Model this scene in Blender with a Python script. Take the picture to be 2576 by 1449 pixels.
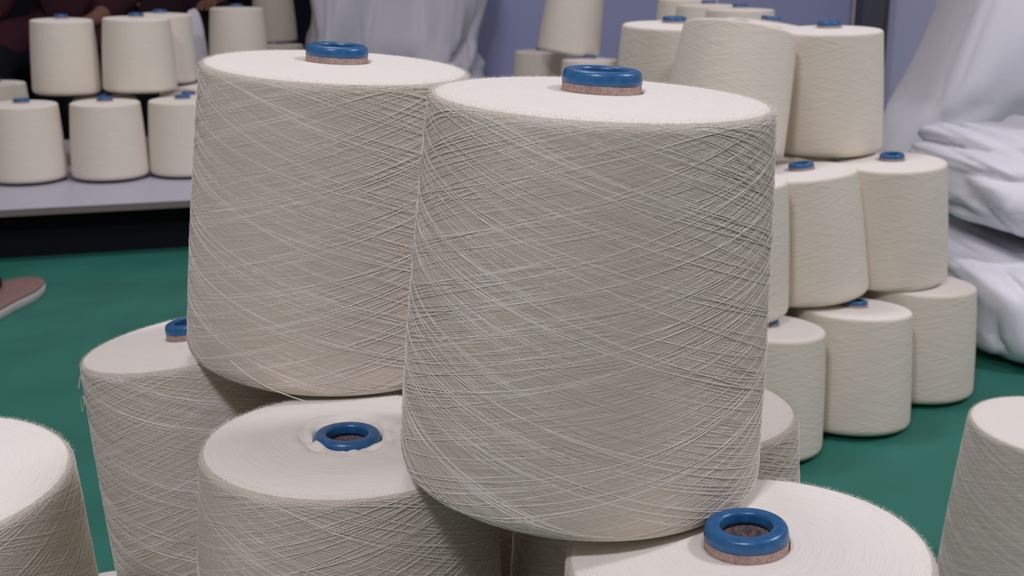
import bpy, math, random
import numpy as np
from mathutils import Vector, Quaternion, noise, Matrix

for o in list(bpy.data.objects):
    bpy.data.objects.remove(o)
SC = bpy.context.scene
COL = SC.collection
rad = math.radians

# ---------------------------------------------------------------- camera
cam_data = bpy.data.cameras.new('camera')
cam = bpy.data.objects.new('camera', cam_data)
COL.objects.link(cam)
SC.camera = cam
F_PX, PITCH, ROLL, CAM_H = 3014.5, 0.26764, 0.0021, 0.64706
cam_data.sensor_width = 36.0
cam_data.sensor_fit = 'HORIZONTAL'
cam_data.lens = 36.0 * F_PX / 2576.0
cam_data.clip_start = 0.02
cam.location = (0, 0, CAM_H)
_fw = Vector((0, math.cos(PITCH), -math.sin(PITCH)))
_rt = Vector((1, 0, 0))
_up = _rt.cross(_fw)
_r2 = math.cos(ROLL) * _rt + math.sin(ROLL) * _up
_u2 = -math.sin(ROLL) * _rt + math.cos(ROLL) * _up
_m = Matrix((_r2, _u2, -_fw)).transposed()
cam.rotation_mode = 'QUATERNION'
cam.rotation_quaternion = _m.to_quaternion()
cam_data.dof.use_dof = True
cam_data.dof.focus_distance = 0.60
cam_data.dof.aperture_fstop = 20.0

# ---------------------------------------------------------------- light
world = bpy.data.worlds.new('hall_air')
SC.world = world
world.use_nodes = True
bg = world.node_tree.nodes['Background']
bg.inputs[0].default_value = (1.0, 0.84, 0.72, 1)
bg.inputs[1].default_value = 0.20


def area(name, loc, target, sx, sy, power, col):
    ld = bpy.data.lights.new(name, 'AREA')
    ld.shape = 'RECTANGLE'
    ld.size = sx
    ld.size_y = sy
    ld.energy = power
    ld.color = col
    ob = bpy.data.objects.new(name, ld)
    COL.objects.link(ob)
    ob.location = loc
    ob.rotation_mode = 'QUATERNION'
    ob.rotation_quaternion = (Vector(target) - Vector(loc)).to_track_quat('-Z', 'Y')
    return ob


area('hall_light_front', (-0.55, -0.70, 2.35), (-0.05, 0.7, 0.3), 0.30, 0.24, 24, (0.95, 0.94, 1.06))
area('hall_light_right', (2.00, 0.90, 2.60), (0.5, 1.4, 0.2), 0.40, 0.32, 31, (0.95, 0.94, 1.06))
area('hall_light_left', (-0.35, 2.00, 2.70), (-0.9, 3.0, 0.2), 0.6, 0.4, 21, (0.96, 0.945, 1.04))

SC.view_settings.view_transform = 'Standard'
SC.view_settings.look = 'None'
SC.view_settings.gamma = 1.0
SC.view_settings.use_curve_mapping = False
SC.view_settings.exposure = 0.0


# ---------------------------------------------------------------- helpers
def tag(o, label=None, cat=None, group=None, kind=None):
    if label:
        o['label'] = label
    if cat:
        o['category'] = cat
    if group:
        o['group'] = group
    if kind:
        o['kind'] = kind
    return o


def link(name, me, parent=None, loc=None):
    o = bpy.data.objects.new(name, me)
    COL.objects.link(o)
    if parent is not None:
        o.parent = parent
    if loc:
        o.location = loc
    return o


def empty(name, loc, rz=0.0):
    o = bpy.data.objects.new(name, None)
    o.empty_display_size = 0.03
    COL.objects.link(o)
    o.location = loc
    o.rotation_euler = (0, 0, rz)
    return o


def np_mesh(name, V, polys, mats, midx=None, uv=None, smooth=True):
    """V (n,3); polys list of (m,k) int arrays; uv: per-vertex (n,2)."""
    me = bpy.data.meshes.new(name)
    V = np.asarray(V, dtype=np.float32)
    me.vertices.add(len(V))
    me.vertices.foreach_set('co', V.ravel())
    loops = np.concatenate([p.ravel() for p in polys]).astype(np.int32)
    counts = np.concatenate([np.full(len(p), p.shape[1]) for p in polys]).astype(np.int32)
    starts = np.concatenate([[0], np.cumsum(counts)[:-1]]).astype(np.int32)
    me.loops.add(len(loops))
    me.loops.foreach_set('vertex_index', loops)
    me.polygons.add(len(counts))
    me.polygons.foreach_set('loop_start', starts)
    me.polygons.foreach_set('loop_total', counts)
    if midx is not None:
        mi = np.concatenate([np.full(len(p), k) for p, k in zip(polys, midx)]).astype(np.int32)
        me.polygons.foreach_set('material_index', mi)
    me.polygons.foreach_set('use_smooth', np.full(len(counts), smooth))
    for m in mats:
        me.materials.append(m)
    if uv is not None:
        lay = me.uv_layers.new(name='UVMap')
        lay.data.foreach_set('uv', np.asarray(uv, dtype=np.float32)[loops].ravel())
    me.update(calc_edges=True)
    me.validate()
    return me


def new_mat(name, base, rough=0.8, spec=0.3):
    m = bpy.data.materials.new(name)
    m.use_nodes = True
    b = m.node_tree.nodes['Principled BSDF']
    b.inputs['Base Color'].default_value = (*base, 1)
    b.inputs['Roughness'].default_value = rough
    b.inputs['Specular IOR Level'].default_value = spec
    return m, m.node_tree, b


def nd(nt, t, **kw):
    n = nt.nodes.new(t)
    for k, v in kw.items():
        setattr(n, k, v)
    return n


def noise_bump(nt, b, scale, strength, dist, detail=4.0, coord='Object', mapping=None):
    tc = nd(nt, 'ShaderNodeTexCoord')
    nz = nd(nt, 'ShaderNodeTexNoise')
    nz.inputs['Scale'].default_value = scale
    nz.inputs['Detail'].default_value = detail
    if mapping:
        mp = nd(nt, 'ShaderNodeMapping')
        mp.inputs['Scale'].default_value = mapping
        nt.links.new(tc.outputs[coord], mp.inputs[0])
        nt.links.new(mp.outputs[0], nz.inputs['Vector'])
    else:
        nt.links.new(tc.outputs[coord], nz.inputs['Vector'])
    bp = nd(nt, 'ShaderNodeBump')
    bp.inputs['Strength'].default_value = strength
    bp.inputs['Distance'].default_value = dist
    nt.links.new(nz.outputs[0], bp.inputs['Height'])
    nt.links.new(bp.outputs[0], b.inputs['Normal'])
    return nz, bp


def mix_color(nt, b, fac_out, c1, c2, lo=0.3, hi=0.7):
    mr = nd(nt, 'ShaderNodeMapRange')
    mr.inputs['From Min'].default_value = lo
    mr.inputs['From Max'].default_value = hi
    nt.links.new(fac_out, mr.inputs['Value'])
    mx = nd(nt, 'ShaderNodeMix', data_type='RGBA')
    mx.inputs['A'].default_value = (*c1, 1)
    mx.inputs['B'].default_value = (*c2, 1)
    nt.links.new(mr.outputs[0], mx.inputs['Factor'])
    nt.links.new(mx.outputs['Result'], b.inputs['Base Color'])


# ---------------------------------------------------------------- materials
CREAM_SHADED = (0.64, 0.575, 0.49)  # darker than the threads, standing in for self-shadow in their gaps


def streak_material(name, angles, fine, coarse, dist, base=CREAM_SHADED):
    """wound cotton: crossing families of stretched noise along the thread directions (UV in metres)."""
    m, nt, b = new_mat(name, base, 0.92, 0.12)
    b.inputs['Sheen Weight'].default_value = 0.15
    b.inputs['Sheen Roughness'].default_value = 0.6
    tc = nd(nt, 'ShaderNodeTexCoord')
    last = None
    for k, a in enumerate(angles):
        r = nd(nt, 'ShaderNodeVectorRotate', rotation_type='Z_AXIS')
        r.inputs['Angle'].default_value = rad(a)
        nt.links.new(tc.outputs['UV'], r.inputs['Vector'])
        s = nd(nt, 'ShaderNodeVectorMath', operation='MULTIPLY')
        fr = fine * (1.0, 0.62, 1.35, 0.8)[k % 4]
        s.inputs[1].default_value = (coarse * (1, 1.4, .8, 1.2)[k % 4], fr, 1)
        nt.links.new(r.outputs[0], s.inputs[0])
        ad = nd(nt, 'ShaderNodeVectorMath', operation='ADD')
        ad.inputs[1].default_value = (7.3 * k, 3.1 * k, 0)
        nt.links.new(s.outputs[0], ad.inputs[0])
        nz = nd(nt, 'ShaderNodeTexNoise', noise_dimensions='2D')
        nz.inputs['Scale'].default_value = 1.0
        nz.inputs['Detail'].default_value = 2.0
        nt.links.new(ad.outputs[0], nz.inputs['Vector'])
        if last is None:
            last = nz.outputs[0]
        else:
            mx = nd(nt, 'ShaderNodeMath', operation='MAXIMUM')
            nt.links.new(last, mx.inputs[0])
            nt.links.new(nz.outputs[0], mx.inputs[1])
            last = mx.outputs[0]
    bp = nd(nt, 'ShaderNodeBump')
    bp.inputs['Strength'].default_value = 1.0
    bp.inputs['Distance'].default_value = dist
    nt.links.new(last, bp.inputs['Height'])
    nt.links.new(bp.outputs[0], b.inputs['Normal'])
    return m


M_SIDE = streak_material('cotton_winding_shaded', (16, -16, 21, -12), 1000, 12, 0.0009)
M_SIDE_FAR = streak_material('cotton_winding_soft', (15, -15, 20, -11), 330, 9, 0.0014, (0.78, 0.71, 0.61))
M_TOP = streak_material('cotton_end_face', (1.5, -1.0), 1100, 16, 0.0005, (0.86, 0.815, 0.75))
M_THREAD, _nt, _b = new_mat('cotton_thread', (0.90, 0.855, 0.79), 0.85, 0.2)

M_BLUE, nt, b = new_mat('blue_cone_tip', (0.012, 0.115, 0.31), 0.33, 0.65)
nz, bp = noise_bump(nt, b, 260, 0.35, 0.0006)
mix_color(nt, b, nz.outputs[0], (0.010, 0.10, 0.28), (0.030, 0.165, 0.34), 0.42, 0.85)
M_PAPER, nt, b = new_mat('tan_cone_paper', (0.42, 0.28, 0.235), 0.85, 0.2)
nz, bp = noise_bump(nt, b, 700, 0.5, 0.0004)
mix_color(nt, b, nz.outputs[0], (0.30, 0.19, 0.16), (0.48, 0.35, 0.30))
M_BORE, nt, b = new_mat('shaded_tube_bore', (0.13, 0.095, 0.095), 0.85, 0.2)  # depth shade inside the tube, painted as a darker colour
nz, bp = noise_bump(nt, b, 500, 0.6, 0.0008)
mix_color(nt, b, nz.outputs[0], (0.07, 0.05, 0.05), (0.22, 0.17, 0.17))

M_FLOOR, nt, b = new_mat('green_floor', (0.022, 0.135, 0.10), 0.62, 0.35)
nz, bp = noise_bump(nt, b, 900, 0.3, 0.0008)
n2 = nd(nt, 'ShaderNodeTexNoise')
n2.inputs['Scale'].default_value = 7
tc = nd(nt, 'ShaderNodeTexCoord')
nt.links.new(tc.outputs['Object'], n2.inputs['Vector'])
mix_color(nt, b, n2.outputs[0], (0.022, 0.150, 0.110), (0.030, 0.185, 0.140))

M_WALL, nt, b = new_mat('lavender_panel', (0.37, 0.385, 0.62), 0.7, 0.3)
noise_bump(nt, b, 60, 0.1, 0.002)
M_WALL_LIT, nt, b = new_mat('lit_lavender_panel', (0.58, 0.60, 0.86), 0.7, 0.3)  # the lavender again, with brighter lighting put into the colour
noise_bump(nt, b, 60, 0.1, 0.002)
M_DARKWALL, nt, b = new_mat('dark_backdrop', (0.012, 0.012, 0.022), 0.9, 0.1)
noise_bump(nt, b, 30, 0.3, 0.01)
M_PILLAR, nt, b = new_mat('grey_metal_post', (0.085, 0.088, 0.115), 0.5, 0.5)
noise_bump(nt, b, 90, 0.1, 0.001)
M_TABLE, nt, b = new_mat('white_laminate', (0.50, 0.50, 0.58), 0.45, 0.5)
noise_bump(nt, b, 40, 0.05, 0.001)
M_EDGE, nt, b = new_mat('raw_board_edge', (0.20, 0.165, 0.15), 0.8, 0.3)
noise_bump(nt, b, 120, 0.3, 0.001)
M_BLACK, nt, b = new_mat('black_board', (0.010, 0.012, 0.016), 0.9, 0.1)
noise_bump(nt, b, 50, 0.2, 0.001)
M_SACK, nt, b = new_mat('white_woven_plastic', (0.82, 0.82, 0.88), 0.48, 0.45)
noise_bump(nt, b, 7, 0.35, 0.010, 3.0, 'Object', (1.0, 2.2, 0.6))
M_SACK2, nt, b = new_mat('grey_woven_plastic', (0.62, 0.61, 0.68), 0.5, 0.4)
noise_bump(nt, b, 6, 0.35, 0.012, 3.0, 'Object', (1.0, 2.0, 0.5))
M_SOLE, nt, b = new_mat('tan_footbed', (0.25, 0.155, 0.14), 0.8, 0.2)
noise_bump(nt, b, 300, 0.2, 0.001)
M_RUB, nt, b = new_mat('white_rubber', (0.50, 0.50, 0.47), 0.6, 0.3)
noise_bump(nt, b, 200, 0.1, 0.001)
M_STRAP, nt, b = new_mat('navy_rubber', (0.012, 0.018, 0.05), 0.5, 0.4)
noise_bump(nt, b, 200, 0.1, 0.001)
M_MAROON, nt, b = new_mat('maroon_cotton', (0.050, 0.018, 0.026), 0.9, 0.1)
noise_bump(nt, b, 60, 0.5, 0.006)
M_BROWN, nt, b = new_mat('brown_cotton', (0.035, 0.020, 0.026), 0.9, 0.1)
noise_bump(nt, b, 60, 0.5, 0.006)
M_TROUS, nt, b = new_mat('black_trouser_cloth', (0.010, 0.011, 0.016), 0.9, 0.1)
noise_bump(nt, b, 60, 0.5, 0.006)
M_SKIN, nt, b = new_mat('brown_skin', (0.22, 0.115, 0.085), 0.55, 0.4)
noise_bump(nt, b, 400, 0.1, 0.0005)
M_HAIR, nt, b = new_mat('black_hair', (0.008, 0.007, 0.008), 0.5, 0.4)
noise_bump(nt, b, 300, 0.6, 0.002, 3, 'Object', (1, 1, .2))
M_STOOL, nt, b = new_mat('dark_plastic_stool', (0.02, 0.02, 0.03), 0.5, 0.4)
noise_bump(nt, b, 100, 0.1, 0.001)


# ---------------------------------------------------------------- setting
def box_mesh(name, x0, x1, y0, y1, z0, z1, mat, bevel=0.0):
    V = [(x, y, z) for z in (z0, z1) for y in (y0, y1) for x in (x0, x1)]
    P = np.array([(0, 2, 3, 1), (4, 5, 7, 6), (0, 1, 5, 4), (2, 6, 7, 3), (0, 4, 6, 2), (1, 3, 7, 5)])
    me = np_mesh(name, V, [P], [mat], smooth=False)
    return me


def bevel(o, w, seg=2):
    md = o.modifiers.new('bevel', 'BEVEL')
    md.width = w
    md.segments = seg
    return o


tag(link('floor', box_mesh('floor', -6, 6, -2, 8, -0.05, 0, M_FLOOR)), 'smooth green hall floor', None, None, 'structure')
tag(link('wall_back', box_mesh('wall_back', -0.14, 1.33, 4.8, 4.86, 0, 2.6, M_WALL)), 'lavender blue partition panels', None, None, 'structure')
tag(link('wall_left', box_mesh('wall_left', -5.5, -0.1, 6.2, 6.3, 0, 2.6, M_DARKWALL)), 'dark backdrop of the hall', None, None, 'structure')
tag(link('wall_right', box_mesh('wall_right', 1.44, 4.0, 4.8, 4.86, 0, 2.6, M_WALL_LIT)), 'lavender partition panel right of the grey post, brighter light put into its colour', None, None, 'structure')
tr = link('trim_1', box_mesh('trim_1', 1.335, 1.42, 4.68, 4.8, 0, 2.6, M_PILLAR))
tag(bevel(tr, 0.006), 'grey metal post between the partition panels', None, None, 'structure')
tr2 = link('trim_2', box_mesh('trim_2', 1.428, 1.446, 4.72, 4.8, 0, 2.6, M_PILLAR))
tag(tr2, 'thin grey strip beside the post', None, None, 'structure')
tr3 = link('trim_3', box_mesh('trim_3', -0.165, -0.142, 4.76, 4.83, 0, 2.6, M_PILLAR))
tag(tr3, 'dark upright edge of the partition', None, None, 'structure')


# ---------------------------------------------------------------- yarn cones
RT, RB, H = 0.082, 0.0921, 0.1941


def arc(cx, cz, rx, rz, a0, a1, n):
    return [(cx + rx * math.cos(rad(a0 + (a1 - a0) * i / n)), cz + rz * math.sin(rad(a0 + (a1 - a0) * i / n))) for i in range(n + 1)]


def side_r(z, bulge=0.0012):
    t = np.clip(z / H, 0, 1)
    return RB + (RT - RB) * t + bulge * np.sin(np.pi * t)


def yarn_profile(sunken):
    rbz, rtz = 0.011, 0.0055
    P = [(0.024, 0.004), (0.05, 0.0025), (RB - 0.016, 0.0008)]
    P += arc(side_r(rbz) - 0.0105, rbz, 0.0105, rbz, -86, 0, 9)[1:]
    for i in range(1, 24):
        z = rbz + (H - rtz - rbz) * i / 24
        P.append((float(side_r(z)), z))
    P += arc(side_r(H - rtz) - 0.0055, H - rtz, 0.0055, rtz, 0, 84, 8)
    k = len(P)
    r1 = P[-1][0]
    z1 = P[-1][1]
    if sunken:
        rows = [(0.070, H + .0009), (0.06, H + .0016), (0.05, H + .0022), (0.042, H + .0030), (0.036, H + .0036), (0.032, H + .0040), (0.0295, H + .0038), (0.0275, H + .0026), (0.0255, H + .0014), (0.0235, H + .0016), (0.0212, H + .0024), (0.0200, H + .002), (0.0190, H - .004)]
    else:
        rows = [(0.070, H + .0007), (0.06, H + .0013), (0.05, H + .0019), (0.042, H + .0023), (0.035, H + .0027), (0.029, H + .0030), (0.0245, H + .0032), (0.0215, H + .0031), (0.0196, H + .0026), (0.019, H - .006)]
    P += rows
    return P, k


def lathe_np(P, seg, start=math.pi / 2):
    P = np.array(P)
    n = len(P)
    th = start + np.linspace(0, 2 * np.pi, seg + 1)
    R, Z = P[:, 0], P[:, 1]
    V = np.stack([np.outer(np.cos(th), R), np.outer(np.sin(th), R), np.tile(Z, (seg + 1, 1))], -1).reshape(-1, 3)
    arcl = np.concatenate([[0], np.cumsum(np.hypot(np.diff(R), np.diff(Z)))])
    uu = np.outer(np.linspace(0, 1, seg + 1) * 2 * np.pi * 0.087, np.ones(n))
    uv = np.stack([uu, np.tile(arcl, (seg + 1, 1))], -1).reshape(-1, 2)
    i = np.arange(seg)[:, None]
    j = np.arange(n - 1)[None, :]
    a = i * n + j
    Q = np.stack([a, a + n, a + n + 1, a + 1], -1)
    return V, Q, uv


def winding(rng, passes, rev, w, h, off, ncol=84, z0=0.0035, z1=None):
    """threads wound up and down the package: thin raised strands with turn-backs near both rims"""
    z1 = z1 if z1 is not None else H - 0.0012
    Vs, Qs, base = [], [], 0
    theta = rng.uniform(0, 6.28)
    for k in range(passes):
        rv = rev * rng.uniform(0.82, 1.25)
        n = int(ncol * rv)
        tau = np.linspace(0, 1, n)
        e = 0.07
        sp = np.minimum(1, np.minimum(tau / e, (1 - tau) / e)) + 0.02
        hh = np.concatenate([[0], np.cumsum((sp[1:] + sp[:-1]) / 2)])
        hh /= hh[-1]
        lo = z0 + abs(rng.normal(0, 0.0012))
        hi = z1 - abs(rng.normal(0, 0.0012))
        z = lo + (hi - lo) * hh
        if k % 2:
            z = z[::-1]
        th = theta + 2 * np.pi * rv * tau
        z = z + 0.0006 * np.sin(th * 1.3 + rng.uniform(0, 6))
        theta = th[-1] + rng.normal(0, 0.5)
        r = side_r(z)
        # follow the rounded rims
        ztop = H - 0.0055
        q = np.clip((z - ztop) / 0.0055, 0, 0.98)
        r = np.where(z > ztop, side_r(ztop) - 0.0055 * (1 - np.sqrt(1 - q * q)), r)
        q = np.clip((0.011 - z) / 0.011, 0, 0.98)
        r = np.where(z < 0.011, side_r(0.011) - 0.0105 * (1 - np.sqrt(1 - q * q)), r)
        r = r + off + rng.uniform(-0.00012, 0.00012)
        P = np.stack([r * np.cos(th), r * np.sin(th), z], -1)
        N = np.stack([np.cos(th), np.sin(th), 0 * th + 0.05], -1)
        T = np.gradient(P, axis=0)
        T /= np.linalg.norm(T, axis=1)[:, None]
        B = np.cross(N, T)
        ww = w * rng.uniform(0.7, 1.25)
        L = P + B * ww
        Rr = P - B * ww
        M = P + N * h * ww / w
        V = np.stack([L, M, Rr], 1).reshape(-1, 3)
        a = base + np.arange(n - 1)[:, None] * 3 + np.array([[0, 1]])
        Q = np.stack([a, a + 1, a + 4, a + 3], -1).reshape(-1, 4)
        Vs.append(V)
        Qs.append(Q)
        base += len(V)
    return np.concatenate(Vs), np.concatenate(Qs)


def hairs(rng, n, region):
    """fine cotton fuzz as thin slivers"""
    th = rng.uniform(0, 2 * np.pi, n)
    if region == 'rim':
        r = RT - np.abs(rng.normal(0, 0.0035, n)) + 0.0002
        z = np.full(n, H) - np.clip((r - (RT - .0055)), 0, 1) ** 2 * 60
        d = np.stack([np.cos(th) * rng.uniform(0, 1, n) + rng.normal(0, .7, n), np.sin(th) * rng.uniform(0, 1, n) + rng.normal(0, .7, n), rng.uniform(0.3, 1.2, n)], -1)
        ln = rng.uniform(0.0006, 0.0026, n)
    elif region == 'face':
        r = 0.0195 + (RT - 0.0195) * np.sqrt(rng.uniform(0, 1, n))
        z = H + 0.0031 * (RT - r) / (RT - 0.0195) - 0.0001
        d = np.stack([rng.normal(0, .8, n), rng.normal(0, .8, n), rng.uniform(0.3, 1.2, n)], -1)
        ln = rng.uniform(0.0004, 0.0015, n)
    else:
        z = rng.uniform(0.012, H - 0.006, n)
        r = side_r(z) + 0.0002
        d = np.stack([np.cos(th) * .8 + rng.normal(0, .6, n), np.sin(th) * .8 + rng.normal(0, .6, n), rng.normal(0, .5, n)], -1)
        ln = rng.uniform(0.0004, 0.0016, n)
    d /= np.linalg.norm(d, axis=1)[:, None]
    P = np.stack([r * np.cos(th), r * np.sin(th), z], -1)
    side = np.cross(d, rng.normal(0, 1, (n, 3)))
    side /= np.linalg.norm(side, axis=1)[:, None]
    w = 0.00005
    V = np.stack([P - side * w, P + side * w, P + d * ln[:, None]], 1).reshape(-1, 3)
    return V, np.arange(3 * n).reshape(-1, 3)


def yarn_mesh(seed, near, sunken=False, dense=1.0):
    rng = np.random.default_rng(seed)
    P, k = yarn_profile(sunken)
    seg = 144 if near else 64
    V, Q, uv = lathe_np(P, seg)
    uv[:, 0] += seed * 1.37
    if near:
        # slightly uneven package
        th = np.arctan2(V[:, 1], V[:, 0])
        rr = np.hypot(V[:, 0], V[:, 1])
        amp = 0.00035 * np.sin(2 * th + seed) * (rr > 0.05)
        V[:, 0] *= 1 + amp / np.maximum(rr, .01)
        V[:, 1] *= 1 + amp / np.maximum(rr, .01)
        if sunken:
            m = (rr < 0.034) & (V[:, 2] > H - .003)
            g = np.array([noise.noise(Vector((math.cos(t) * 2.2, math.sin(t) * 2.2, q * 260))) for t, q in zip(th[m], rr[m])])
            V[m, 2] += 0.0045 * g * np.clip((0.034 - rr[m]) / .006, 0, 1)
            V[m, 0] *= 1 + 0.03 * g
            V[m, 1] *= 1 + 0.03 * g
    Qs = Q[:, :k - 3].reshape(-1, 4)
    Qt = Q[:, k - 3:].reshape(-1, 4)
    polys = [Qs, Qt]
    midx = [0, 1]
    if near:
        base = len(V)
        for (ps, rev, w, h, off) in ((int(120 * dense), 1.0, 0.00015, 0.00012, 0.00020), (int(70 * dense), 1.08, 0.00017, 0.00016, 0.00030)):
            v, q = winding(rng, ps, rev, w, h, off)
            V = np.concatenate([V, v])
            polys.append(q + base)
            midx.append(2)
            base = len(V)
        for reg, n in (('rim', 5200), ('face', 3800), ('side', 1600)):
            v, t = hairs(rng, n, reg)
            V = np.concatenate([V, v])
            polys.append(t + base)
            midx.append(2)
            base = len(V)
        uv = np.concatenate([uv, np.zeros((len(V) - len(uv), 2))])
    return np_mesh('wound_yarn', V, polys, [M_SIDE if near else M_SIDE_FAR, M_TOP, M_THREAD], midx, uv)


def core_meshes(seg, low=-0.0001):
    # hollow tapering paper tube standing a little proud of both yarn faces
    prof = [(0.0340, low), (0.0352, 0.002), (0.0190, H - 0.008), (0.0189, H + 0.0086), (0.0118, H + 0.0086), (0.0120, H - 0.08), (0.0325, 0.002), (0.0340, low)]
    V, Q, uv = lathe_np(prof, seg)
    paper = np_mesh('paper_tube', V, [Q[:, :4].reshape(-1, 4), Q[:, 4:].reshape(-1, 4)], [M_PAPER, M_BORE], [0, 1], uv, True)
    prof = [(0.01905, H + 0.0069)] + [(0.01915, H + 0.0071), (0.0189, H + 0.0098)]
    prof += arc(0.0187 - 0.0028, H + 0.0106, 0.0028, 0.0027, 10, 90, 6)
    prof += arc(0.0134, H + 0.0114, 0.0018, 0.0019, 90, 180, 5)
    prof += [(0.01135, H + 0.0090), (0.0116, H + 0.0069), (0.01905, H + 0.0069)]
    V, Q, uv = lathe_np(prof, seg)
    tip = np_mesh('blue_tip', V, [Q.reshape(-1, 4)], [M_BLUE], None, uv, True)
    return paper, tip


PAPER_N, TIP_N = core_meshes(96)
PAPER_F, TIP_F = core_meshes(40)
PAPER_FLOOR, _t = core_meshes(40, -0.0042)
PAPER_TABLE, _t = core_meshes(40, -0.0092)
YARN_FAR = yarn_mesh(50, False)
YARN_FAR2 = yarn_mesh(53, False)


def place_cone(name_key, yarn, paper, tip, spec, label, group, sink=0.0, spin=0.0):
    x, y, z, tx, ty, s, h = spec
    root = empty('yarn_cone', (x, y, z))
    root.rotation_mode = 'QUATERNION'
    ax = Vector((tx, ty, 1)).normalized()
    root.rotation_quaternion = Vector((0, 0, 1)).rotation_difference(ax) @ Quaternion((0, 0, 1), spin)
    root.scale = (s, s, h / H)
    tag(root, label, 'yarn cone', group)
    link('wound_yarn', yarn, root)
    p = link('paper_tube', paper, root, (0, 0, -sink))
    t = link('blue_tip', tip, p)
    t['label'] = 'blue painted tip'
    return root


G1 = 'yarn cones in the front pile'
NEAR = {
    'A': ((0.0347,0.5887,0.3893,0.0428,-0.0169,1.0203,0.1940), 'largest cream yarn cone in front, on top of the pile right of centre', 1.0),
    'B': ((-0.1246,0.7852,0.3885,0.0615,-0.0301,1.0418,0.1932), 'big cream yarn cone on top of the pile, behind and left of the largest one', .9),
    'C': ((-0.0942,0.6316,0.1918,0.0049,0.0118,0.9974,0.1917), 'cream yarn cone below the two big ones, blue tip sunken in a crumpled hollow', .9),
    'D': ((0.1206,0.5015,0.1919,-0.0617,0.0082,1.0178,0.1922), 'cream yarn cone under the largest one at right, open blue tip in full view', .8),
    'E': ((-0.2024,0.8207,0.1922,-0.1472,0.0320,0.9683,0.1926), 'leaning cream yarn cone under the big left cone, loose loops on its edge', 1.35),
    'F': ((-0.3103,0.5714,0.1962,-0.0002,-0.0400,1.0009,0.1952), 'cream yarn cone cut off by the left edge, only its bare top showing', 1.3),
    'G': ((0.5440, 1.1337, 0.0002, 0.0216, -0.0250, 1.0042, 0.1944), 'cream yarn cone standing alone on the green floor at the right edge', 1.4),
    'I': ((0.0899,0.6863,0.1910,0.0072,0.0421,1.0177,0.1914), 'cream yarn cone peeping out behind the right side of the largest cone', 1.2),
    'K': ((-0.0200, 0.8450, 0.1930, 0.0, 0.0, 0.9600, 0.1930), 'cream yarn cone seen as a narrow strip in the gap below the largest cone', .7),
}
for i, (k, (spec, label, dense)) in enumerate(NEAR.items()):
    place_cone(k, yarn_mesh(11 + i, True, k == 'C', dense), PAPER_N, TIP_N, spec, label, G1, 0.0085 if k == 'C' else 0.0)

# bottom layer of the front pile (mostly hidden by the cones that stand on it)
place_cone('H', YARN_FAR, PAPER_F, TIP_F, (-0.282, 0.757, 0.0002, 0, 0, 1, 0.1925), 'pale yarn cone on the floor, top corner showing under the leaning left cone', G1)
HID1 = [(-0.20, 0.585), (-0.005, 0.53), (0.18, 0.575), (0.10, 0.755), (-0.09, 0.725), (-0.385, 0.60)]
for x, y in HID1:
    place_cone('P', YARN_FAR2, PAPER_F, TIP_F, (x, y, 0.0002, 0, 0, 1, 0.1925), 'cream yarn cone on the floor hidden under the front pile', G1)

# the pile on the right, standing on the green floor
G2 = 'yarn cones in the right pile'
RIGHT = [
    ((0.3343,1.5383,0.0050,0.0389,0.0498,0.9875,0.1659), 'floor level cone of the right pile nearest the big front cone'),
    ((0.4864,1.6368,0.0015,0.0233,0.0745,0.9804,0.1660), 'middle one of the three floor level cones of the right pile'),
    ((0.6231,1.7661,0.0037,0.0110,0.0298,0.9959,0.1668), 'floor level cone of the right pile beside the wrapped bales'),
    ((0.2867,1.5865,0.1823,-0.0048,-0.0040,1.0020,0.1833), 'second level cone of the right pile half hidden by the big front cone'),
    ((0.4320,1.6932,0.1771,-0.1045,0.0171,0.9552,0.1800), 'middle cone of the second level of the right pile, leaning slightly left'),
    ((0.5786,1.7921,0.1754,-0.0462,-0.0268,0.9659,0.1802), 'second level cone of the right pile nearest the wrapped bales, blue tip showing'),
    ((0.4884,1.8795,0.3612,-0.0217,-0.0278,0.9820,0.1835), 'upright top cone of the right pile with blue tip, nearest the grey post'),
    ((0.3049,1.7573,0.3732,0.1642,0.2059,1.0113,0.1806), 'tilted cone on top of the right pile, leaning back in front of its neighbours'),
    ((0.2585,1.9754,0.3644,0.0071,-0.0310,1.0170,0.1824), 'top cone of the right pile behind the tilted one, on its left'),
    ((0.4455, 2.2227, 0.3584, 0.1297, 0.0000, 1.0000, 0.1793), 'cone behind the right pile with only its slanted blue tip showing'),
]
for i, (spec, label) in enumerate(RIGHT):
    place_cone('R', (YARN_FAR, YARN_FAR2)[i % 2], PAPER_FLOOR if spec[2] < 0.01 else PAPER_F, TIP_F, spec, label, G2, 0.0, 0.35 * (i % 3 - 1))
for i, (x, y, z) in enumerate([(0.435, 1.890, 0.181), (0.41, 1.85, 0.0036), (0.22, 1.93, 0.18), (0.22, 1.93, 0.0036), (0.235, 1.745, 0.0036), (0.40, 2.26, 0.178), (0.42, 2.24, 0.0036)]):
    place_cone('R', YARN_FAR, PAPER_FLOOR if z < 0.01 else PAPER_F, TIP_F, (x, y, z, 0, 0, 0.96, 0.1745), 'cream yarn cone hidden inside the right pile', G2)


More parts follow.
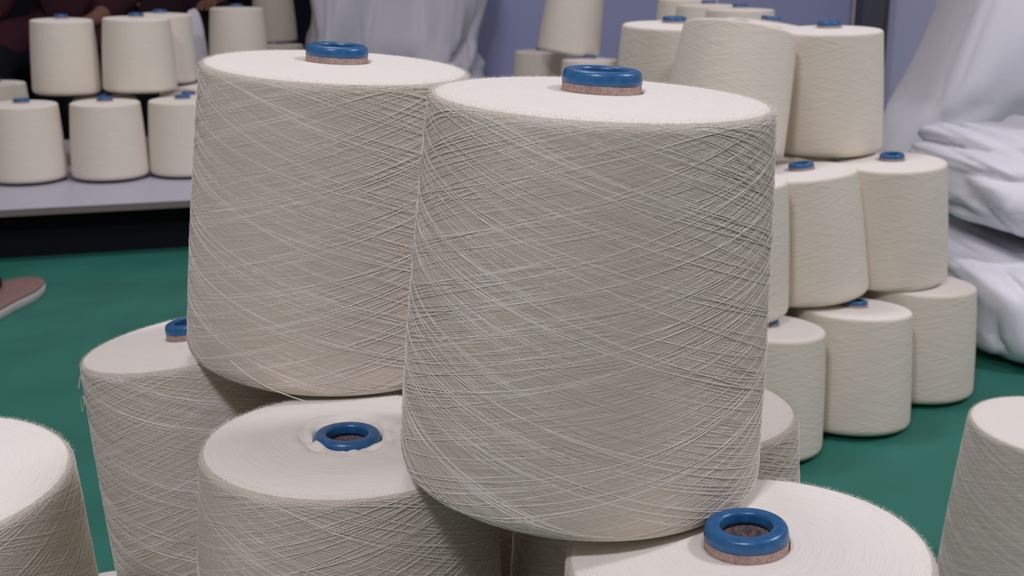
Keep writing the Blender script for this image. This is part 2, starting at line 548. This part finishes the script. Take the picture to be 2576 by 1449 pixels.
# ---------------------------------------------------------------- display tables
def low_table(loc, rz, w, d, top_z, label, group=None):
    t = empty('display_table', (loc[0], loc[1], 0), rz)
    tag(t, label, 'table', group)
    bevel(link('tabletop', box_mesh('tabletop', 0, w, 0, d, top_z - 0.0035, top_z, M_TABLE), t), 0.001)
    bevel(link('board_core', box_mesh('board_core', 0.0005, w - .0005, 0.0005, d - .0005, top_z - 0.018, top_z - 0.0036, M_EDGE), t), 0.001)
    link('under_shade_panel', box_mesh('under_shade_panel', 0.02, w - 0.02, 0.07, d - 0.07, 0.0, top_z - 0.0185, M_BLACK), t)  # added black panel in place of the deep shade under the tabletop
    for x in (0.03, w - 0.07):
        for y in (0.02, d - 0.06):
            link('leg', box_mesh('leg', x, x + 0.035, y, y + 0.035, 0, top_z - 0.0185, M_BLACK), t)
    return t


ang = math.atan2(0.1146, 0.3833)
ex, ey = math.cos(ang), math.sin(ang)
tx0, ty0 = -1.0967 - 1.25 * ex, 2.540 - 1.25 * ey
low_table((tx0, ty0), ang, 1.95, 1.05, 0.125, 'low white topped display table at the left carrying rows of yarn cones')
low_table((-1.13, 3.755), 0, 0.37, 1.50, 0.125, 'low white display table farther back, behind the first row of cones')
low_table((0.0, 2.80), 0, 0.70, 1.28, 0.180, 'low display table behind the right pile, hidden except for its cones')

G3 = 'yarn cones on the left display table'
LEFT = [
    ((-1.1757, 2.8815, 0.1335, 0.0087, -0.0093, 0.9952, 0.178), 'lower row cone on the left table, cut off by the photo edge'),
    ((-0.9881, 2.9204, 0.1335, 0.0037, -0.0057, 0.9949, 0.178), 'lower row cone on the left table, middle one of the front three'),
    ((-0.8137, 2.9778, 0.1335, -0.0012, -0.0130, 1.0037, 0.178), 'lower row cone on the left table next to the big left cone'),
    ((-1.1354, 3.0824, 0.3180, 0.0151, -0.0236, 0.9150, 0.181), 'upper row cone on the left table, narrowest and farthest left'),
    ((-0.9527, 3.0962, 0.3230, 0.0219, -0.0180, 1.0007, 0.180), 'upper row cone on the left table, right of the narrow one'),
    ((-0.9582, 3.3277, 0.3230, 0.0144, -0.0160, 1.0019, 0.179), 'upper row cone on the left table, half hidden behind its neighbour'),
    ((-0.8736, 3.8853, 0.3234, 0.0050, -0.0007, 1.0058, 0.1744), 'cone standing by itself farther back, above the big left cone rim'),
    ((-0.9950, 5.1200, 0.3140, -0.0108, -0.0035, 1.0000, 0.1791), 'farthest cone at top, cut off by the photo edge, left of grey sacks'),
    ((-1.4456, 3.3733, 0.1335, 0.0015, -0.0010, 1.0002, 0.1791), 'pale cone behind the lower row at the far left, only its top showing'),
    ((-0.9237, 4.8759, 0.1335, 0, 0, 1.0300, 0.1830), 'cone far back under the farthest cone, top just showing'),
    ((-0.8750, 3.3400, 0.1335, 0, 0, 1.0000, 0.1790), 'lower cone in the second row with only its blue tip showing'),
    ((-1.0300, 3.8400, 0.1335, 0, 0, 1.0000, 0.1790), 'greyish cone in the gap behind the upper row'),
]
for i, (spec, label) in enumerate(LEFT):
    place_cone('L', (YARN_FAR, YARN_FAR2)[i % 2], PAPER_TABLE if spec[2] < 0.14 else PAPER_F, TIP_F, spec, label, G3, 0, 0.4 * (i % 3 - 1))
for x, y in [(-1.049, 3.105), (-0.846, 3.155), (-0.930, 3.48), (-0.85, 3.90), (-1.00, 5.09)]:
    place_cone('L', YARN_FAR, PAPER_TABLE, TIP_F, (x, y, 0.1335, 0, 0, 0.95, 0.168), 'cream yarn cone hidden under the upper row of the left table', G3)

G4 = 'yarn cones on the table behind the right pile'
BACK = [
    ((0.4870, 3.4200, 0.3620, 0, 0, 1.0, 0.1791), 'distant cone top behind the right pile, leftmost of three'),
    ((0.5023, 3.1525, 0.3573, -0.0004, 0.0042, 0.9952, 0.1782), 'distant cone top behind the right pile, middle of three'),
    ((0.5460, 2.9500, 0.3560, 0.0009, 0.0056, 0.9888, 0.1770), 'distant cone top behind the right pile, lowest of three with blue tip'),
    ((0.1692, 3.7126, 0.3715, 0.1251, 0.0262, 1.0344, 0.1794), 'tilted cone standing alone against the lavender wall, cut off at the top'),
    ((0.0950, 3.9236, 0.1809, 0, -0.0091, 1.0527, 0.1810), 'lower cone under the tilted distant one, at its left'),
    ((0.2313, 3.6339, 0.1805, 0, 0, 1.0123, 0.1790), 'lower cone under the tilted distant one, at its right'),
]
for i, (spec, label) in enumerate(BACK):
    place_cone('J', (YARN_FAR, YARN_FAR2)[i % 2], PAPER_F, TIP_F, spec, label, G4, 0, 0.4 * (i % 3 - 1))
for x, y in [(0.50, 3.29), (0.545, 3.02)]:
    place_cone('J', YARN_FAR, PAPER_F, TIP_F, (x, y, 0.1805, 0, 0, 0.95, 0.176), 'cream yarn cone hidden under the three distant tops', G4)


# ---------------------------------------------------------------- wrapped bales and sacks
def bale_mesh(name, half, seed, mat, ex=0.35, folds=((1, 0, 1), 9.0, 0.02), lean=(0, 0), n=150, taper=0.0, rough=0.02):
    """superellipsoid body draped in sheeting with long creases"""
    hx, hy, hz = half
    d, fr, amp = folds
    d = Vector(d).normalized()
    nrm = Vector((-d.z, 0, d.x))
    nu, nv = n, n // 2
    V = np.zeros(((nu + 1) * (nv + 1), 3))

    def sp(c, e):
        return math.copysign(abs(c) ** e, c)
    k = 0
    off = Vector((seed * 3.7, seed * 1.9, seed * 5.3))
    for j in range(nv + 1):
        ph = -math.pi / 2 + math.pi * j / nv
        for i in range(nu + 1):
            th = 2 * math.pi * i / nu
            nx = sp(math.cos(ph), ex) * sp(math.cos(th), ex)
            ny = sp(math.cos(ph), ex) * sp(math.sin(th), ex)
            nz = sp(math.sin(ph), ex)
            p = Vector((hx * nx, hy * ny, hz * nz))
            dirn = Vector((nx, ny, nz * 0.5))
            if dirn.length > 1e-6:
                dirn.normalize()
            al = p.dot(d)
            q = p.dot(nrm)
            wob = 0.35 * noise.noise(Vector((al * 4, p.y * 2, q * 3)) + off)
            wv = noise.noise(Vector((q * fr + wob, p.y * 2.2, al * 1.6)) + off)
            rg = (1 - abs(wv) * 2.6)
            rg = rg ** 2 if rg > 0 else 0
            w2 = noise.noise(Vector((q * fr * 2.6 + wob * 2, p.y * 3.0, al * 3.5)) + off * 2)
            r2 = max(0, 1 - abs(w2) * 2.6) ** 2
            big = noise.noise(p * 3.2 + off)
            env = min(1.0, (p.z + hz) / 0.04)
            disp = (amp * 1.1 * wv - amp * rg - amp * 0.3 * r2 + rough * big) * env
            p = p + dirn * disp
            tz = (p.z + hz) / (2 * hz)
            p.x *= 1 - taper * tz
            p.y *= 1 - taper * tz
            p.x += lean[0] * tz
            p.y += lean[1] * tz
            p.z = max(p.z, -hz)
            V[k] = (p.x, p.y, p.z + hz)
            k += 1
    i = np.arange(nu)[None, :]
    j = np.arange(nv)[:, None]
    a = j * (nu + 1) + i
    Q = np.stack([a, a + 1, a + nu + 2, a + nu + 1], -1).reshape(-1, 4)
    return np_mesh(name, V, [Q], [mat])


def bale(name, loc, rz, half, seed, mat, label, cat, group, **kw):
    o = link(name, bale_mesh(name, half, seed, mat, **kw), None, loc)
    o.rotation_euler = (0, 0, rz)
    tag(o, label, cat, group)
    return o


GB = 'plastic wrapped bales at the right'
bale('wrapped_bale', (1.115, 2.13, 0), 0.05, (0.37, 0.30, 0.080), 3, M_SACK, 'flat white wrapped bale on the green floor, lowest of the stack', 'bale', GB, folds=((0.5, 0, -1), 17, 0.021), rough=0.006)
bale('wrapped_bale', (1.14, 2.24, 0.170), 0.0, (0.385, 0.31, 0.088), 8, M_SACK, 'bulging white wrapped bale with diagonal creases, middle of the stack', 'bale', GB, ex=0.55, folds=((1, 0, -0.55), 17, 0.030), lean=(0.03, 0.0), rough=0.010)
bale('wrapped_bale', (1.27, 2.96, 0), 0.0, (0.42, 0.24, 0.46), 5, M_SACK, 'tall white sheeted bale rising behind the right pile', 'bale', GB, ex=0.45, folds=((1, 0, 0.45), 4.2, 0.035), lean=(0.30, 0.0), rough=0.03)
bale('wrapped_bale', (1.35, 2.36, 0.365), 0.2, (0.36, 0.19, 0.15), 6, M_SACK, 'white wrapped bale at the top right corner above the creased one', 'bale', GB, ex=0.5, folds=((1, 0, 0.9), 12, 0.014), lean=(0.08, 0), rough=0.02)
GS = 'grey sacks behind the front pile'
bale('grey_sack', (-0.44, 4.55, 0), 0.0, (0.32, 0.15, 0.44), 2, M_SACK2, 'large grey plastic sack with slanting creases behind the big left cone', 'sack', GS, ex=0.5, folds=((0.75, 0, 1), 12, 0.055), lean=(0.05, 0), rough=0.03)
bale('grey_sack', (-0.25, 4.22, 0), -0.2, (0.10, 0.09, 0.15), 12, M_SACK2, 'small grey sack slumped at the foot of the large one', 'sack', GS, ex=0.6, folds=((0.7, 0, 1), 10, 0.016), rough=0.02)
bale('grey_sack', (-1.072, 4.12, 0.125), 0.3, (0.05, 0.045, 0.180), 9, M_SACK2, 'pale folded plastic bag between the upper row cones and the lone one', 'sack', GS, ex=0.6, folds=((0.5, 0, -1), 14, 0.006), taper=0.45, rough=0.01)


# ---------------------------------------------------------------- flip-flop on the floor
def sole_outline(n=56):
    pts = []
    for i in range(n):
        a = 2 * math.pi * i / n
        y = math.cos(a) * 0.135
        x = math.sin(a)
        w = 0.047 + 0.006 * math.cos(a) - 0.007 * math.exp(-((y + 0.02) / 0.05) ** 2)
        x = math.copysign(abs(x) ** 0.8, x) * w
        pts.append((x, y))
    return pts


def slab(name, pts, z0, z1, mat, grow=0.0, crown=0.0):
    n = len(pts)
    rows = [(z0, 0.97), (z0 + 0.002, 1.0), (z1 - 0.002, 1.0), (z1, 0.97), (z1 + crown, 0.6)]
    V = [(x * s * (1 + grow), y * s * (1 + grow), z) for z, s in rows for x, y in pts]
    V += [(0, 0, z0), (0, 0, z1 + crown)]
    Q = []
    for r in range(len(rows) - 1):
        for i in range(n):
            j = (i + 1) % n
            Q.append((r * n + i, r * n + j, (r + 1) * n + j, (r + 1) * n + i))
    b0, t0 = len(V) - 2, len(V) - 1
    T = [(b0, (i + 1) % n, i) for i in range(n)] + [(t0, (len(rows) - 1) * n + i, (len(rows) - 1) * n + (i + 1) % n) for i in range(n)]
    return np_mesh(name, V, [np.array(Q), np.array(T)], [mat])


def tube_mesh(name, pts, r, mat, seg=10, flat=1.0):
    P = [Vector(p) for p in pts]
    V, Q = [], []
    for i, p in enumerate(P):
        t = (P[min(i + 1, len(P) - 1)] - P[max(i - 1, 0)]).normalized()
        s = t.cross(Vector((0, 0, 1)))
        s = s.normalized() if s.length > 1e-4 else Vector((1, 0, 0))
        u = s.cross(t)
        rr = r[i] if isinstance(r, (list, tuple)) else r
        for k in range(seg):
            a = 2 * math.pi * k / seg
            V.append(p + s * math.cos(a) * rr + u * math.sin(a) * rr * flat)
    for i in range(len(P) - 1):
        for k in range(seg):
            j = (k + 1) % seg
            Q.append((i * seg + k, i * seg + j, (i + 1) * seg + j, (i + 1) * seg + k))
    T = [tuple(range(seg))[::-1], tuple(range((len(P) - 1) * seg, len(P) * seg))]
    return np_mesh(name, [tuple(v) for v in V], [np.array(Q), np.array(T)], [mat])


sl = empty('flip_flop', (-0.985, 2.210, 0), rad(-3))
sl.scale = (1.15, 1.12, 1.2)
tag(sl, 'tan flip flop with white sole edge and navy strap on the green floor', 'sandal')
ol = sole_outline()
link('sole', slab('sole', ol, 0.0, 0.014, M_RUB), sl)
link('footbed', slab('footbed', [(x * .97, y * .985) for x, y in ol], 0.0135, 0.019, M_SOLE, 0, 0.0008), sl)
for s in (-1, 1):
    pts = []
    for i in range(15):
        t = i / 14
        pts.append((-0.024 + s * 0.014 * math.sin(t * math.pi / 2), 0.058 - 0.075 * t, 0.020 + 0.030 * math.sin(math.pi * min(1, t * 1.02)) * (0.6 + .4 * t)))
    link('strap', tube_mesh('strap', pts, [0.004 + 0.005 * math.sin(math.pi * i / 14) for i in range(15)], M_STRAP, 10, 0.5), sl)
link('toe_post', tube_mesh('toe_post', [(-0.024, 0.060, 0.017), (-0.024, 0.060, 0.026), (-0.024, 0.056, 0.032)], [0.004, 0.004, 0.006], M_STRAP), sl)


# ---------------------------------------------------------------- loose yarn
def strand(name, pts, r, label, parent):
    o = link(name, tube_mesh(name, pts, r, M_THREAD, 6), parent)
    if label:
        o['label'] = label
    return o


cones = {o['label']: o for o in COL.objects if o.name.startswith('yarn_cone')}
cE = cones[NEAR['E'][1]]
cB = cones[NEAR['B'][1]]


def loop_pts(th0, z0, rr, n=26, turns=1.1):
    pts = []
    for i in range(n):
        a = 2 * math.pi * turns * i / (n - 1)
        z = z0 - 0.003 + rr * math.cos(a) * 1.6
        th = th0 + rr * math.sin(a) / 0.085 * 0.8
        r = float(side_r(z)) + 0.0006 + 0.0035 * (0.5 - 0.5 * math.cos(2 * math.pi * i / (n - 1)))
        pts.append((r * math.cos(th), r * math.sin(th), z))
    return pts


strand('loose_loop', loop_pts(rad(196), 0.182, 0.0030), 0.00016, 'loose thread loop', cE)
strand('loose_loop', loop_pts(rad(197), 0.166, 0.0035, 26, 1.3), 0.00016, 'loose thread loop', cE)
pts = []
for i in range(24):
    t = i / 23
    th = rad(238 + 32 * t)
    z = 0.020 * (1 - t) ** 1.2 - 0.002
    r = RB - 0.0002 + 0.001 * t - 0.004 * max(0, (0.008 - z)) / 0.008
    pts.append((r * math.cos(th), r * math.sin(th), z))
strand('thread_end', pts, 0.0003, 'stray thread end', cB)


# ---------------------------------------------------------------- seated people behind the left table
def skin_body(name, joints, bones, mat, parent, subdiv=2):
    me = bpy.data.meshes.new(name)
    me.from_pydata([j[0] for j in joints], bones, [])
    o = link(name, me, parent)
    md = o.modifiers.new('skin', 'SKIN')
    if not me.skin_vertices:
        return o
    for i, j in enumerate(joints):
        sv = me.skin_vertices[0].data[i]
        rr = j[1]
        sv.radius = (rr, rr) if not isinstance(rr, tuple) else rr
        sv.use_root = (i == 0)
    md.use_smooth_shade = True
    sd = o.modifiers.new('subdiv', 'SUBSURF')
    sd.levels = subdiv
    sd.render_levels = subdiv
    me.materials.append(mat)
    return o


def seated_person(loc, rz, kurta, label):
    root = empty('person', loc, rz)
    tag(root, label, 'person', 'people sitting behind the left table')
    S = 0.40   # seat height
    # faces -y; hips at origin
    J = [((0, 0, S + .06), .12), ((0, .01, S + .25), .115), ((0, .0, S + .45), .12), ((0, 0, S + .53), .05), ((0, -.01, S + .60), .055), ((0, -.015, S + .70), .085), ((0, -.01, S + .78), .07)]
    B = [(0, 1), (1, 2), (2, 3), (3, 4), (4, 5), (5, 6)]
    K, KB = list(J[:3]), [(0, 1), (1, 2)]
    T, TB = [((0, 0, S + .06), .12)], []
    for s in (-1, 1):
        n = len(J)
        J += [((s * .17, 0, S + .46), .055), ((s * .235, -.06, S + .24), .042), ((s * .19, -.30, S + .15), .030), ((s * .18, -.36, S + .135), .022)]
        B += [(2, n), (n, n + 1), (n + 1, n + 2), (n + 2, n + 3)]
        palm = n + 3
        n = len(J)
        J += [((s * .175, -.42, S + .13), (.034, .014))]
        B += [(palm, n)]
        pl = n
        for f in range(4):
            n = len(J)
            fx = s * (.175 + (f - 1.5) * .019)
            ln = (.062, .072, .068, .055)[f]
            J += [((fx, -.44, S + .128), .009), ((fx, -.44 - ln * .55, S + .118), .0085), ((fx, -.44 - ln, S + .098), .007)]
            B += [(pl, n), (n, n + 1), (n + 1, n + 2)]
        n = len(J)
        J += [((s * .14, -.395, S + .125), .010), ((s * .122, -.43, S + .112), .009)]
        B += [(palm, n), (n, n + 1)]
        # legs
        n = len(J)
        J += [((s * .10, -.02, S + .03), .085), ((s * .17, -.42, S + .03), .062), ((s * .16, -.44, 0.22), .052), ((s * .16, -.42, 0.07), .038), ((s * .17, -.52, 0.03), .032), ((s * .17, -.60, 0.022), .024)]
        B += [(0, n), (n, n + 1), (n + 1, n + 2), (n + 2, n + 3), (n + 3, n + 4), (n + 4, n + 5)]
        # clothes
        k = len(K)
        K += [((s * .17, 0, S + .46), .07), ((s * .235, -.06, S + .24), .058), ((s * .19, -.29, S + .155), .046)]
        KB += [(2, k), (k, k + 1), (k + 1, k + 2)]
        k = len(K)
        K += [((s * .11, -.04, S + .045), .105), ((s * .165, -.30, S + .04), .092), ((s * .17, -.43, S + .02), .080)]
        KB += [(0, k), (k, k + 1), (k + 1, k + 2)]
        t = len(T)
        T += [((s * .10, -.02, S + .02), .10), ((s * .17, -.41, S + .01), .092), ((s * .16, -.44, 0.22), .085), ((s * .16, -.42, 0.085), .070)]
        TB += [(0, t), (t, t + 1), (t + 1, t + 2), (t + 2, t + 3)]
    body = skin_body('body', J, B, M_SKIN, root)
    skin_body('long_shirt', [(p, (r[0] + .012, r[1] + .012) if isinstance(r, tuple) else r + .012) for p, r in K], KB, kurta, root)
    skin_body('trousers', T, TB, M_TROUS, root)
    # head details
    hd = Vector((0, -.015, S + .70))
    V = []
    n1, n2 = 24, 14
    for j in range(n2 + 1):
        ph = math.pi * j / n2
        for i in range(n1):
            th = 2 * math.pi * i / n1
            cut = 1.0 if math.sin(th) > -0.35 else (1.0 if ph < 0.9 else 0.80)
            V.append((hd.x + 0.094 * math.sin(ph) * math.cos(th) * cut, hd.y + 0.012 + 0.108 * math.sin(ph) * math.sin(th) * cut, hd.z + 0.035 + 0.105 * math.cos(ph) * (1 if ph < 1.9 else .8)))
    Q = [(j * n1 + i, (j + 1) * n1 + i, (j + 1) * n1 + (i + 1) % n1, j * n1 + (i + 1) % n1) for j in range(n2) for i in range(n1)]
    link('hair', np_mesh('hair', V, [np.array(Q)], [M_HAIR]), root)
    link('nose', tube_mesh('nose', [(0, -.096, S + .725), (0, -.106, S + .705), (0, -.114, S + .688), (0, -.098, S + .680)], [.006, .009, .012, .008], M_SKIN), root)
    for s in (-1, 1):
        link('eye', tube_mesh('eye', [(s * .045, -.088, S + .722), (s * .034, -.096, S + .724), (s * .022, -.096, S + .722)], [.003, .007, .003], M_HAIR), root)
        link('ear', tube_mesh('ear', [(s * .088, -.01, S + .73), (s * .096, -.005, S + .71), (s * .088, -.01, S + .68)], [.008, .015, .007], M_SKIN), root)
    link('mouth', tube_mesh('mouth', [(-.024, -.088, S + .652), (0, -.097, S + .651), (.024, -.088, S + .652)], [.003, .006, .003], M_MAROON), root)
    return root


def stool(loc, label):
    r = empty('stool', loc)
    tag(r, label, 'stool')
    S = 0.345
    ring = [(0.16 * math.cos(2 * math.pi * i / 32), 0.16 * math.sin(2 * math.pi * i / 32)) for i in range(32)]
    link('seat', slab('seat', ring, S - 0.025, S, M_STOOL), r)
    for k in range(4):
        a = math.pi / 4 + k * math.pi / 2
        link('leg', tube_mesh('leg', [(0.15 * math.cos(a), 0.15 * math.sin(a), 0), (0.11 * math.cos(a), 0.11 * math.sin(a), S - 0.024)], 0.014, M_STOOL), r)


seated_person((-1.64, 4.60, -0.10), 0.0, M_MAROON, 'person seated behind the left table in dark maroon clothes, cropped above the lap')
seated_person((-1.37, 5.42, -0.05), rad(-4), M_BROWN, 'person seated farther back in dark brown clothes, behind the upper cones')
bench = empty('bench', (-2.15, 4.42, 0))  # added seat, its black boards darken the gaps between the left cones
tag(bench, 'low black bench added behind the left table, under the person in maroon', 'bench')
bevel(link('bench_top', box_mesh('bench_top', 0, 1.0, 0, 0.36, 0.265, 0.295, M_STOOL), bench), 0.004)
for x in (0.0, 0.94):
    link('side_board', box_mesh('side_board', x, x + 0.06, 0.02, 0.34, 0, 0.264, M_STOOL), bench)
link('front_board', box_mesh('front_board', 0.0601, 0.9399, 0.03, 0.05, 0, 0.264, M_BLACK), bench)
stool((-1.37, 5.44, 0.0), 'dark round stool under the person in brown')
